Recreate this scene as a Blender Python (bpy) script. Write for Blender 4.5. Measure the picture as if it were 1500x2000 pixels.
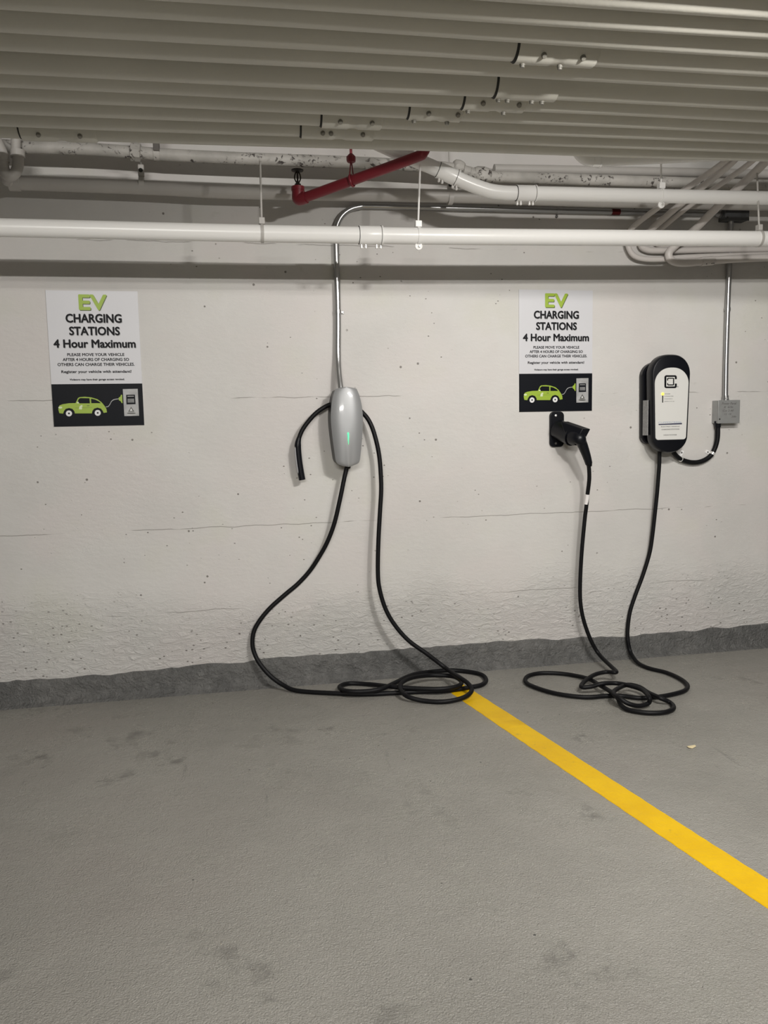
import bpy, bmesh, math, random
from mathutils import Vector, Matrix, Quaternion

random.seed(7)
S = bpy.context.scene
COL = S.collection
for o in list(bpy.data.objects):
    bpy.data.objects.remove(o)

# ------------------------------------------------------------------ camera
CAM_YAW, CAM_PITCH, CAM_ROLL = 0.1920, -0.1063, -0.0199
CAM_D, CAM_H, FPX = 3.8976, 1.2682, 1559.08
cf = Vector((math.sin(CAM_YAW)*math.cos(CAM_PITCH), math.cos(CAM_YAW)*math.cos(CAM_PITCH), math.sin(CAM_PITCH)))
cr0 = Vector((math.cos(CAM_YAW), -math.sin(CAM_YAW), 0))
cu0 = cr0.cross(cf)
cr = cr0*math.cos(CAM_ROLL) + cu0*math.sin(CAM_ROLL)
cu = cu0*math.cos(CAM_ROLL) - cr0*math.sin(CAM_ROLL)
CAM = Vector((0, -CAM_D, CAM_H))
cam = bpy.data.cameras.new('camera')
cam.sensor_fit = 'VERTICAL'
cam.sensor_height = 36.0
cam.lens = FPX*36/2000
cam.clip_start = 0.02
camo = bpy.data.objects.new('camera', cam)
COL.objects.link(camo)
m = Matrix((cr, cu, -cf)).transposed().to_4x4()
m.translation = CAM
camo.matrix_world = m
S.camera = camo

# ------------------------------------------------------------------ world, lamps, exposure
w = bpy.data.worlds.new('garage_air')
S.world = w
w.use_nodes = True
w.node_tree.nodes['Background'].inputs[0].default_value = (1.0, 0.97, 0.93, 1)
w.node_tree.nodes['Background'].inputs[1].default_value = 0.07
S.view_settings.view_transform = 'Standard'
S.view_settings.look = 'None'
S.view_settings.gamma = 1
S.view_settings.use_curve_mapping = False
S.view_settings.exposure = 0.0

def area_lamp(name, loc, sx, sy, power, col=(1, 0.97, 0.925), rx=0.0):
    l = bpy.data.lights.new(name, 'AREA')
    l.shape = 'RECTANGLE'; l.size = sx; l.size_y = sy; l.energy = power; l.color = col
    o = bpy.data.objects.new(name, l)
    COL.objects.link(o)
    o.location = loc
    o.rotation_euler = (rx, 0, 0)
    return o
# the row of ceiling fixtures over the drive lane, behind the photographer's head
area_lamp('ceiling_lamp', (1.40, -2.44, 2.338), 0.16, 0.05, 26, rx=math.radians(46))
area_lamp('ceiling_lamp.001', (1.75, -3.00, 2.58), 1.20, 0.04, 46, rx=math.radians(30))
area_lamp('ceiling_lamp.002', (-0.9, -7.4, 2.82), 2.40, 0.06, 188, rx=math.radians(60))

# ------------------------------------------------------------------ measuring helpers
def ray(x, y):
    return cf + cr*((x-750)/FPX) - cu*((y-1000)/FPX)
def at(x, y, d):
    """point standing d metres in front of the wall"""
    r = ray(x, y)
    return CAM + r*((CAM_D-d)/r.y)
def flo(x, y, z):
    """point lying z metres above the floor"""
    r = ray(x, y)
    return CAM + r*((z-CAM_H)/r.z)

# ------------------------------------------------------------------ materials
MATS = {}
def mat(name, col, rough=0.5, metal=0.0, bump=0.0, bscale=60, emit=None, estr=0, coat=0, var=0.0, vscale=3, spec=None):
    if name in MATS: return MATS[name]
    M = bpy.data.materials.new(name); MATS[name] = M
    M.use_nodes = True
    N = M.node_tree.nodes; L = M.node_tree.links
    b = N['Principled BSDF']
    b.inputs['Base Color'].default_value = (*col, 1)
    b.inputs['Roughness'].default_value = rough
    b.inputs['Metallic'].default_value = metal
    if coat: b.inputs['Coat Weight'].default_value = coat; b.inputs['Coat Roughness'].default_value = 0.08
    if spec is not None: b.inputs['Specular IOR Level'].default_value = spec
    if emit:
        b.inputs['Emission Color'].default_value = (*emit, 1)
        b.inputs['Emission Strength'].default_value = estr
    if bump or var:
        tc = N.new('ShaderNodeTexCoord')
    if bump:
        n = N.new('ShaderNodeTexNoise'); n.inputs['Scale'].default_value = bscale; n.inputs['Detail'].default_value = 4
        bp = N.new('ShaderNodeBump'); bp.inputs['Strength'].default_value = bump; bp.inputs['Distance'].default_value = 0.004
        L.new(tc.outputs['Object'], n.inputs['Vector']); L.new(n.outputs['Fac'], bp.inputs['Height']); L.new(bp.outputs['Normal'], b.inputs['Normal'])
    if var:
        n2 = N.new('ShaderNodeTexNoise'); n2.inputs['Scale'].default_value = vscale; n2.inputs['Detail'].default_value = 5
        L.new(tc.outputs['Object'], n2.inputs['Vector'])
        r = N.new('ShaderNodeValToRGB')
        r.color_ramp.elements[0].position = 0.3; r.color_ramp.elements[1].position = 0.7
        r.color_ramp.elements[0].color = (*[c*(1-var) for c in col], 1)
        r.color_ramp.elements[1].color = (*[min(1, c*(1+var)) for c in col], 1)
        L.new(n2.outputs['Fac'], r.inputs['Fac']); L.new(r.outputs['Color'], b.inputs['Base Color'])
    return M

class NG:
    """small node-graph writer"""
    def __init__(s, M):
        s.N = M.node_tree.nodes; s.L = M.node_tree.links
    def put(s, sock, v):
        if hasattr(v, 'is_linked') or hasattr(v, 'links'): s.L.new(v, sock)
        else: sock.default_value = v
    def noise(s, vec, scale, detail=4, rough=0.5, dist=0):
        n = s.N.new('ShaderNodeTexNoise'); s.L.new(vec, n.inputs['Vector'])
        n.inputs['Scale'].default_value = scale; n.inputs['Detail'].default_value = detail; n.inputs['Roughness'].default_value = rough
        n.inputs['Distortion'].default_value = dist
        return n.outputs['Fac']
    def vor(s, vec, scale):
        n = s.N.new('ShaderNodeTexVoronoi'); s.L.new(vec, n.inputs['Vector']); n.inputs['Scale'].default_value = scale
        return n.outputs['Distance']
    def math(s, op, a, b=0.0, c=0.0, clamp=False):
        n = s.N.new('ShaderNodeMath'); n.operation = op; n.use_clamp = clamp
        s.put(n.inputs[0], a); s.put(n.inputs[1], b)
        if op in ('MULTIPLY_ADD', 'SMOOTH_MIN', 'WRAP', 'COMPARE'): s.put(n.inputs[2], c)
        return n.outputs[0]
    def ramp(s, v, a, b, lo=0.0, hi=1.0):
        n = s.N.new('ShaderNodeMapRange'); n.clamp = True; n.interpolation_type = 'SMOOTHSTEP'
        s.put(n.inputs['Value'], v); n.inputs['From Min'].default_value = a; n.inputs['From Max'].default_value = b
        n.inputs['To Min'].default_value = lo; n.inputs['To Max'].default_value = hi
        return n.outputs[0]
    def mix(s, f, a, b):
        n = s.N.new('ShaderNodeMix'); n.data_type = 'RGBA'
        s.put(n.inputs['Factor'], f)
        for sock, v in ((n.inputs[6], a), (n.inputs[7], b)):
            if isinstance(v, tuple): sock.default_value = (*v, 1) if len(v) == 3 else v
            else: s.L.new(v, sock)
        return n.outputs[2]
    def mapping(s, vec, scale):
        n = s.N.new('ShaderNodeMapping'); n.inputs['Scale'].default_value = scale
        s.L.new(vec, n.inputs['Vector']); return n.outputs[0]
    def bump(s, h, strength, dist, nrm=None):
        n = s.N.new('ShaderNodeBump'); n.inputs['Strength'].default_value = strength; n.inputs['Distance'].default_value = dist
        s.L.new(h, n.inputs['Height'])
        if nrm is not None: s.L.new(nrm, n.inputs['Normal'])
        return n.outputs[0]

def new_mat(name):
    M = bpy.data.materials.new(name); MATS[name] = M; M.use_nodes = True
    g = NG(M)
    tc = g.N.new('ShaderNodeTexCoord')
    return M, g, g.N['Principled BSDF'], tc.outputs['Object']

def make_wall_mat():
    M, g, b, P = new_mat('painted_concrete')
    sx = g.N.new('ShaderNodeSeparateXYZ'); g.L.new(P, sx.inputs[0])
    X, Z = sx.outputs[0], sx.outputs[2]
    big = g.noise(P, 1.6, 5, 0.55)
    hue = g.noise(P, 2.3, 3, 0.5, 0.4)
    col = g.mix(g.ramp(big, 0.3, 0.7), (0.545, 0.531, 0.510), (0.610, 0.596, 0.573))
    col = g.mix(g.ramp(hue, 0.42, 0.66, 0, 0.55), col, (0.605, 0.565, 0.548))
    col = g.mix(g.ramp(g.noise(P, 3.1, 3), 0.55, 0.75, 0, 0.5), col, (0.57, 0.562, 0.50))
    # thin paint, faint stains
    st = g.math('MULTIPLY', g.ramp(g.noise(P, 9, 6, 0.7), 0.60, 0.72), g.ramp(g.noise(P, 2.0, 3), 0.52, 0.65))
    col = g.mix(g.math('MULTIPLY', st, 0.35), col, (0.36, 0.35, 0.31))
    # pin holes and chips
    v1 = g.vor(P, 9.0)
    h1 = g.math('MULTIPLY', g.ramp(v1, 0.035, 0.06, 1, 0), g.ramp(g.noise(P, 4.2, 2), 0.47, 0.52))
    v2 = g.vor(g.mapping(P, (16, 16, 23)), 1.3)
    h2 = g.math('MULTIPLY', g.ramp(v2, 0.055, 0.10, 1, 0), g.ramp(g.noise(P, 2.9, 3), 0.54, 0.60))
    holes = g.math('MAXIMUM', h1, h2)
    # rougher, pitted concrete towards the foot of the wall
    foot = g.ramp(g.math('ADD', Z, g.math('MULTIPLY', g.noise(P, 2.2, 4), 0.36)), 0.42, 0.74, 1, 0)
    v3 = g.vor(g.mapping(P, (26, 26, 40)), 1.0)
    h3 = g.math('MULTIPLY', g.math('MULTIPLY', g.ramp(v3, 0.10, 0.18, 1, 0), g.ramp(g.noise(P, 6, 3), 0.47, 0.54)), foot)
    holes = g.math('MAXIMUM', holes, h3)
    # form-board joints
    lines = None
    wob = g.math('MULTIPLY', g.math('SUBTRACT', g.noise(g.mapping(P, (1, 1, 0.001)), 7, 4), 0.5), 0.022)
    for z0, thr in ((0.803, 0.42), (1.418, 0.46), (1.63, 0.6), (2.135, 0.5), (0.40, 0.55)):
        dz = g.math('ABSOLUTE', g.math('ADD', g.math('SUBTRACT', Z, z0), wob))
        ln = g.math('MULTIPLY', g.ramp(dz, 0.0008, 0.0024, 1, 0), g.ramp(g.noise(g.mapping(P, (1, 1, 0.3)), 1.9+z0, 3), thr, thr+0.07))
        lines = ln if lines is None else g.math('MAXIMUM', lines, ln)
    dark = g.math('MAXIMUM', g.math('MULTIPLY', holes, 0.85), g.math('MULTIPLY', lines, 0.5))
    col = g.mix(dark, col, (0.14, 0.125, 0.11))
    g.L.new(col, b.inputs['Base Color'])
    b.inputs['Roughness'].default_value = 0.55
    b.inputs['Specular IOR Level'].default_value = 0.35
    fine = g.noise(g.mapping(P, (1, 1, 1.8)), 26, 6, 0.6)
    coarse = g.noise(g.mapping(P, (1, 1, 2.3)), 17, 7, 0.62, 0.6)
    rid = g.math('ABSOLUTE', g.math('SUBTRACT', coarse, 0.5))
    hgt = g.math('ADD', g.math('MULTIPLY', fine, 0.22), g.math('MULTIPLY', g.math('MULTIPLY', rid, 5.5), foot))
    hgt = g.math('SUBTRACT', hgt, g.math('MULTIPLY', dark, 0.5))
    hgt = g.math('ADD', hgt, g.math('MULTIPLY', g.noise(P, 2.5, 3), 0.9))
    g.L.new(g.bump(hgt, 0.55, 0.012), b.inputs['Normal'])
    return M

def make_floor_mat():
    M, g, b, P = new_mat('grey_floor_paint')
    big = g.noise(P, 1.1, 6, 0.6)
    mid = g.noise(P, 6, 6, 0.65)
    col = g.mix(g.ramp(big, 0.3, 0.7), (0.275, 0.266, 0.240), (0.335, 0.324, 0.294))
    col = g.mix(g.ramp(g.noise(P, 0.9, 3, 0.5), 0.5, 0.75, 0, 0.5), col, (0.302, 0.274, 0.250))
    dirt = g.math('MULTIPLY', g.ramp(mid, 0.56, 0.72), g.ramp(g.noise(P, 1.7, 3), 0.45, 0.62))
    col = g.mix(g.math('MULTIPLY', dirt, 0.7), col, (0.115, 0.108, 0.10))
    # tyre scuffs drawn out along the stall
    sc = g.noise(g.mapping(P, (9, 1.3, 1)), 1.6, 6, 0.7)
    col = g.mix(g.math('MULTIPLY', g.ramp(sc, 0.64, 0.74), 0.4), col, (0.12, 0.115, 0.11))
    sp = g.math('MULTIPLY', g.ramp(g.vor(P, 11), 0.03, 0.05, 1, 0), g.ramp(g.noise(P, 3, 2), 0.5, 0.55))
    col = g.mix(g.math('MULTIPLY', sp, 0.8), col, (0.03, 0.03, 0.03))
    g.L.new(col, b.inputs['Base Color'])
    g.L.new(g.ramp(mid, 0.3, 0.7, 0.18, 0.30), b.inputs['Roughness'])
    b.inputs['Specular IOR Level'].default_value = 0.5
    h = g.math('ADD', g.math('MULTIPLY', g.noise(P, 190, 2, 0.6), 0.8), g.math('MULTIPLY', g.noise(P, 60, 3, 0.5), 0.5))
    h = g.math('ADD', h, g.math('MULTIPLY', g.noise(P, 8, 3), 0.8))
    g.L.new(g.bump(h, 1.0, 0.0065), b.inputs['Normal'])
    return M

def make_base_mat():
    M, g, b, P = new_mat('dark_grey_skirting_paint')
    col = g.mix(g.ramp(g.noise(P, 4, 5, 0.6), 0.3, 0.7), (0.105, 0.105, 0.102), (0.150, 0.148, 0.142))
    col = g.mix(g.math('MULTIPLY', g.ramp(g.noise(P, 30, 4, 0.7), 0.62, 0.7), 0.5), col, (0.05, 0.048, 0.045))
    g.L.new(col, b.inputs['Base Color'])
    b.inputs['Roughness'].default_value = 0.34
    h = g.math('ADD', g.noise(P, 22, 6, 0.65, 0.5), g.math('MULTIPLY', g.noise(P, 90, 3), 0.35))
    g.L.new(g.bump(h, 1.0, 0.024), b.inputs['Normal'])
    return M

def make_yellow_mat():
    M, g, b, P = new_mat('yellow_line_paint')
    col = g.mix(g.ramp(g.noise(P, 5, 5, 0.6), 0.3, 0.7), (0.72, 0.43, 0.004), (0.80, 0.50, 0.003))
    col = g.mix(g.math('MULTIPLY', g.ramp(g.noise(P, 26, 5, 0.7), 0.62, 0.70), 0.45), col, (0.36, 0.24, 0.05))
    g.L.new(col, b.inputs['Base Color'])
    b.inputs['Roughness'].default_value = 0.45
    b.inputs['Specular IOR Level'].default_value = 0.25
    h = g.math('ADD', g.math('MULTIPLY', g.noise(P, 150, 3), 0.5), g.noise(P, 40, 4))
    g.L.new(g.bump(h, 0.5, 0.004), b.inputs['Normal'])
    return M

def make_peel_mat():
    M, g, b, P = new_mat('peeling_white_paint')
    col = g.mix(g.ramp(g.noise(P, 9, 5), 0.3, 0.7), (0.38, 0.365, 0.34), (0.50, 0.48, 0.45))
    pl = g.math('MULTIPLY', g.ramp(g.noise(P, 42, 6, 0.7, 0.6), 0.56, 0.60), g.ramp(g.noise(P, 5, 3), 0.47, 0.56))
    col = g.mix(pl, col, (0.07, 0.06, 0.055))
    g.L.new(col, b.inputs['Base Color'])
    b.inputs['Roughness'].default_value = 0.55
    h = g.math('SUBTRACT', g.noise(P, 35, 5), pl)
    g.L.new(g.bump(h, 0.6, 0.004), b.inputs['Normal'])
    return M

WALL = make_wall_mat(); FLOOR = make_floor_mat(); BASE = make_base_mat(); YELLOW = make_yellow_mat(); PEEL = make_peel_mat()
BANK = mat('bank_conduit_paint', (0.57, 0.555, 0.495), 0.5, 0, 0.12, 90, var=0.05, vscale=2)
BANKD = mat('bank_screw_paint', (0.24, 0.23, 0.20), 0.5)
HOLE_SHADE = mat('dark_hole_shade', (0.03, 0.03, 0.027), 0.8)  # near-black for small holes and screws, and for painted shade rings
WPIPE = mat('white_pipe_paint', (0.86, 0.85, 0.83), 0.30, 0, 0.05, 40)
DRAIN = mat('greyed_white_paint', (0.46, 0.44, 0.415), 0.45, 0, 0.15, 50, var=0.06, vscale=4)
WCOND = mat('off_white_conduit_paint', (0.60, 0.565, 0.54), 0.42, 0, 0.05, 40)
ZINC = mat('galvanised_steel', (0.40, 0.40, 0.40), 0.28, 0.85, 0.03, 80)
SCREW = mat('bright_screw', (0.82, 0.81, 0.79), 0.25, 0.5)
BOXG = mat('brushed_box_steel', (0.36, 0.365, 0.36), 0.42, 0.45, 0.05, 120, var=0.06, vscale=30)
BOXD = mat('dark_box_steel', (0.075, 0.077, 0.08), 0.5, 0.2)
RED = mat('red_sprinkler_paint', (0.20, 0.014, 0.024), 0.42, 0, 0.05, 60)
BRONZE = mat('dark_sprinkler_metal', (0.03, 0.025, 0.02), 0.4, 0.6)
RUBBER = mat('black_cable_jacket', (0.004, 0.004, 0.005), 0.5, 0, 0.08, 200, spec=0.22)
BLACK = mat('black_plastic', (0.005, 0.0055, 0.008), 0.34, 0, 0.04, 250, spec=0.25)
GLOSSB = mat('glossy_black_plastic', (0.006, 0.006, 0.008), 0.2, spec=0.3)
SILVER = mat('silver_cover', (0.35, 0.355, 0.362), 0.48, 0.40, 0.02, 900, coat=0.8)
LEDG = mat('green_led', (0.1, 0.8, 0.35), 0.4, emit=(0.05, 1.0, 0.32), estr=1.1)
LEDY = mat('amber_led', (0.9, 0.7, 0.1), 0.4, emit=(1.0, 0.72, 0.06), estr=1.6)
PLATE = mat('white_faceplate', (0.66, 0.655, 0.63), 0.38)
INK = mat('black_ink', (0.006, 0.006, 0.008), 0.5, spec=0.15)
INKB = mat('faded_blue_ink', (0.34, 0.40, 0.50), 0.5)
INKN = mat('navy_ink', (0.02, 0.022, 0.06), 0.5)
INKG = mat('grey_ink', (0.12, 0.115, 0.11), 0.5, spec=0.2)
PAPER = mat('sign_white', (0.60, 0.60, 0.625), 0.42, var=0.01)
SHADE = mat('printed_soft_grey', (0.36, 0.36, 0.37), 0.45)
PANEL = mat('sign_black', (0.004, 0.005, 0.008), 0.45, spec=0.12)
GREEN = mat('sign_green', (0.30, 0.43, 0.028), 0.45)
GREEND = mat('sign_dark_green', (0.055, 0.075, 0.015), 0.45)
GREENL = mat('sign_pale_green', (0.62, 0.70, 0.45), 0.45)
PWHITE = mat('sign_print_white', (0.72, 0.72, 0.72), 0.45)
PGREY = mat('sign_print_grey', (0.36, 0.36, 0.36), 0.4, var=0.18, vscale=25)
PGREYD = mat('sign_print_dark_grey', (0.07, 0.07, 0.06), 0.4)
TAPE = mat('white_tape', (0.80, 0.77, 0.76), 0.5)
REDTAPE = mat('red_tape', (0.07, 0.009, 0.010), 0.6, spec=0.1)
LABELG = mat('grey_rating_label', (0.27, 0.27, 0.27), 0.4, var=0.25, vscale=90)
CEIL = mat('ceiling_paint', (0.45, 0.44, 0.41), 0.7, 0, 0.2, 30)

# ------------------------------------------------------------------ object helpers
def wloc(o):
    v = Vector((0, 0, 0))
    while o is not None:
        v = v + o.location; o = o.parent
    return v
def obj(name, bm, material, parent=None, smooth=True, bevel=0, angle=40):
    """link a bmesh given in world coordinates as ONE mesh object"""
    bmesh.ops.recalc_face_normals(bm, faces=bm.faces)
    me = bpy.data.meshes.new(name)
    off = wloc(parent) if parent else None
    if off is None:
        xs = [v.co for v in bm.verts]
        off = Vector(((min(v.x for v in xs)+max(v.x for v in xs))/2, (min(v.y for v in xs)+max(v.y for v in xs))/2, min(v.z for v in xs)))
    for v in bm.verts: v.co -= off
    bm.to_mesh(me); bm.free()
    me.materials.append(material)
    o = bpy.data.objects.new(name, me)
    COL.objects.link(o)
    if parent: o.parent = parent
    else: o.location = off
    if bevel:
        md = o.modifiers.new('bevel', 'BEVEL'); md.width = bevel; md.segments = 3; md.limit_method = 'ANGLE'; md.angle_limit = math.radians(35)
    if smooth:
        for p in me.polygons: p.use_smooth = True
        try:
            me.set_sharp_from_angle(angle=math.radians(angle))
        except Exception: pass
    return o
def tag(o, label, cat, group=None):
    o['label'] = label; o['category'] = cat
    if group: o['group'] = group
    return o
def thing(name, loc, label, cat, group=None):
    o = bpy.data.objects.new(name, None); COL.objects.link(o)
    o.location = loc; o.empty_display_size = 0.05
    return tag(o, label, cat, group)
def struct(o):
    o['kind'] = 'structure'; return o

def box(bm, lo, hi):
    lo, hi = Vector(lo), Vector(hi)
    c = (lo+hi)/2; d = hi-lo
    bmesh.ops.create_cube(bm, size=1, matrix=Matrix.Translation(c) @ Matrix.Diagonal((d.x, d.y, d.z, 1)))
    return bm
def nb(): return bmesh.new()
def frames(pts):
    out = []; n = len(pts); prev = None
    for i in range(n):
        t = (pts[min(i+1, n-1)]-pts[max(i-1, 0)]).normalized()
        if prev is None:
            a = Vector((0, 0, 1)) if abs(t.z) < 0.9 else Vector((0, 1, 0))
            u = (a - t*a.dot(t)).normalized()
        else:
            u = prev - t*prev.dot(t)
            u = u.normalized() if u.length > 1e-6 else t.orthogonal().normalized()
        prev = u
        out.append((t, u, t.cross(u)))
    return out
def tube(bm, pts, r, n=12, cap=True):
    pts = [Vector(p) for p in pts]
    rs = r if isinstance(r, (list, tuple)) else [r]*len(pts)
    rings = []
    for p, rr, (t, u, v) in zip(pts, rs, frames(pts)):
        rings.append([bm.verts.new(p + (u*math.cos(a)+v*math.sin(a))*rr) for a in [2*math.pi*k/n for k in range(n)]])
    for a, b in zip(rings, rings[1:]):
        for k in range(n):
            bm.faces.new((a[k], a[(k+1) % n], b[(k+1) % n], b[k]))
    if cap:
        bm.faces.new(rings[0][::-1]); bm.faces.new(rings[-1])
    return bm
def smooth(pts, k=6):
    """Catmull-Rom through the points"""
    pts = [Vector(p) for p in pts]; out = []
    P = [pts[0]*2-pts[1]] + pts + [pts[-1]*2-pts[-2]]
    for i in range(1, len(P)-2):
        a, b, c, d = P[i-1:i+3]
        for j in range(k):
            t = j/k
            out.append(0.5*((2*b)+(c-a)*t+(2*a-5*b+4*c-d)*t*t+(3*b-a-3*c+d)*t**3))
    out.append(pts[-1]); return out
def lathe(bm, p0, axis, prof, n=24):
    """prof: list of (distance along axis, radius)"""
    axis = Vector(axis).normalized()
    u = axis.orthogonal().normalized(); v = axis.cross(u); p0 = Vector(p0)
    rings = [[bm.verts.new(p0+axis*s+(u*math.cos(2*math.pi*k/n)+v*math.sin(2*math.pi*k/n))*max(rr, 1e-5)) for k in range(n)] for s, rr in prof]
    for a, b in zip(rings, rings[1:]):
        for k in range(n): bm.faces.new((a[k], a[(k+1) % n], b[(k+1) % n], b[k]))
    bm.faces.new(rings[0][::-1]); bm.faces.new(rings[-1])
    return bm
def rod(bm, a, b, r, n=12):
    a, b = Vector(a), Vector(b)
    return lathe(bm, a, b-a, [(0, r), ((b-a).length, r)], n)
def prism(bm, pts, y0, y1):
    """outline [(x, z)] on the wall plane, pulled from y0 to y1"""
    a = [bm.verts.new((x, y0, z)) for x, z in pts]; b = [bm.verts.new((x, y1, z)) for x, z in pts]
    bm.faces.new(a); bm.faces.new(b[::-1])
    n = len(pts)
    for k in range(n): bm.faces.new((a[k], a[(k+1) % n], b[(k+1) % n], b[k]))
    return bm
def torus_ring(bm, c, axis, R, r, n=24, m=8, a0=0, a1=2*math.pi, flat=1.0):
    axis = Vector(axis).normalized(); u = axis.orthogonal().normalized(); v = axis.cross(u); c = Vector(c)
    rings = []
    full = abs(a1-a0-2*math.pi) < 1e-4
    cnt = n if full else n+1
    for i in range(cnt):
        a = a0+(a1-a0)*i/n
        d = u*math.cos(a)+v*math.sin(a)
        rings.append([bm.verts.new(c+d*(R+r*math.cos(2*math.pi*k/m))+axis*(r*flat*math.sin(2*math.pi*k/m))) for k in range(m)])
    for i in range(n if full else n):
        a, b = rings[i], rings[(i+1) % cnt]
        for k in range(m): bm.faces.new((a[k], a[(k+1) % m], b[(k+1) % m], b[k]))
    if not full:
        bm.faces.new(rings[0][::-1]); bm.faces.new(rings[-1])
    return bm
def text_bm(s, x0, x1, z0, z1, y, bold=0.02, depth=0.0004, slant=0.0):
    """letters filling the rectangle x0..x1, z0..z1 on the plane y"""
    c = bpy.data.curves.new('t', 'FONT'); c.body = s; c.resolution_u = 3; c.shear = slant
    o = bpy.data.objects.new('t', c); COL.objects.link(o)
    bpy.context.view_layer.update()
    me = bpy.data.meshes.new_from_object(o.evaluated_get(bpy.context.evaluated_depsgraph_get()))
    bpy.data.objects.remove(o); bpy.data.curves.remove(c)
    bm = nb(); bm.from_mesh(me); bpy.data.meshes.remove(me)
    xs = [v.co.x for v in bm.verts]; ys = [v.co.y for v in bm.verts]
    a, b2, c2, d = min(xs), max(xs), min(ys), max(ys)
    for v in bm.verts:
        v.co = Vector((x0+(v.co.x-a)/(b2-a)*(x1-x0), y, z0+(v.co.y-c2)/(d-c2)*(z1-z0)))
    out = nb()
    e = bold*(z1-z0)
    offs = [(0, 0)] if bold <= 0 else [(0, 0), (-e, 0), (e, 0), (0, e), (0, -e), (-e*.7, e*.7), (e*.7, e*.7), (-e*.7, -e*.7), (e*.7, -e*.7)]
    for q_, (dx, dz) in enumerate(offs):
        vm = {v: out.verts.new((v.co.x+dx, v.co.y-q_*0.00002, v.co.z+dz)) for v in bm.verts}
        for f in bm.faces: out.faces.new([vm[v] for v in f.verts])
    bm.free()
    r = bmesh.ops.extrude_face_region(out, geom=out.faces[:])
    for v in r['geom']:
        if isinstance(v, bmesh.types.BMVert): v.co.y += depth
    return out

# ================================================================== SETTING
bm = nb(); box(bm, (-6, -9, -0.1), (8, 0.25, 0)); struct(obj('floor', bm, FLOOR, smooth=False))
bm = nb(); box(bm, (-6, 0, 0), (8, 0.25, 3.0)); struct(obj('wall_back', bm, WALL, smooth=False))
bm = nb(); box(bm, (-6, -9, 2.86), (8, 0, 3.0)); struct(obj('ceiling', bm, CEIL, smooth=False))

# dark grey skirting band, hand-cut upper edge, small cove to the floor
bm = nb(); rows = []
x = -5.0; i = 0
random.seed(3)
jit = 0
while x < 7:
    jit = jit*0.7+random.uniform(-0.006, 0.006)
    top = 0.128+jit+0.01*math.sin(x*2.1)
    rows.append([bm.verts.new(p) for p in ((x, 0.0, top+0.002), (x, -0.005, top-0.004), (x, -0.008-random.uniform(0, 0.004), top*0.62), (x, -0.010-random.uniform(0, 0.004), 0.03), (x, -0.022, 0.010), (x, -0.045, 0.0015), (x, -0.05, -0.01), (x, 0.0, -0.01))])
    x += 0.035
for a, b in zip(rows, rows[1:]):
    for k in range(7): bm.faces.new((a[k], a[k+1], b[k+1], b[k]))
struct(obj('baseboard_back', bm, BASE, angle=60))

# yellow stall line
bm = nb(); rows = []
random.seed(11)
L0 = Vector((1.040, -0.235)); L1 = Vector((1.378, -2.107))
dirv = (L1-L0).normalized(); nrm = Vector((-dirv.y, dirv.x))
if nrm.x > 0: nrm = -nrm
s = 0
while s < 4.6:
    c = L0+dirv*s
    e1, e2 = random.uniform(-0.0012, 0.0012), random.uniform(-0.0012, 0.0012)
    hw = 0.055+0.001*math.sin(s*3)
    l = c+nrm*(hw+e1); r = c-nrm*(hw+e2)
    if s == 0: r = r+dirv*0.004
    rows.append([bm.verts.new(p) for p in ((l.x, l.y, 0.0003), (l.x*0.98+r.x*0.02, l.y*0.98+r.y*0.02, 0.0022), (r.x*0.98+l.x*0.02, r.y*0.98+l.y*0.02, 0.0022), (r.x, r.y, 0.0003))])
    s += 0.03
for a, b in zip(rows, rows[1:]):
    for k in range(3): bm.faces.new((a[k], a[k+1], b[k+1], b[k]))
bm.faces.new(rows[0]); bm.faces.new(rows[-1][::-1])
tag(obj('parking_line', bm, YELLOW), 'yellow painted stall line running across the grey garage floor', 'line marking')
# small paper scrap on the floor
p = flo(1350, 1459, 0.001)
bm = nb(); prism(bm, [(-0.018, -0.010), (-0.004, -0.014), (0.017, -0.006), (0.020, 0.006), (0.002, 0.011), (-0.016, 0.004)], 0, 0.0012)
for v in bm.verts: v.co = Vector((p.x+v.co.x, p.y+v.co.z, 0.0004+v.co.y+0.004*abs(v.co.x)/0.02))
tag(obj('paper_scrap', bm, mat('pale_paper', (0.68, 0.58, 0.36), 0.7), smooth=False), 'tiny pale yellow paper scrap lying on the floor right of the yellow line', 'litter')

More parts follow.
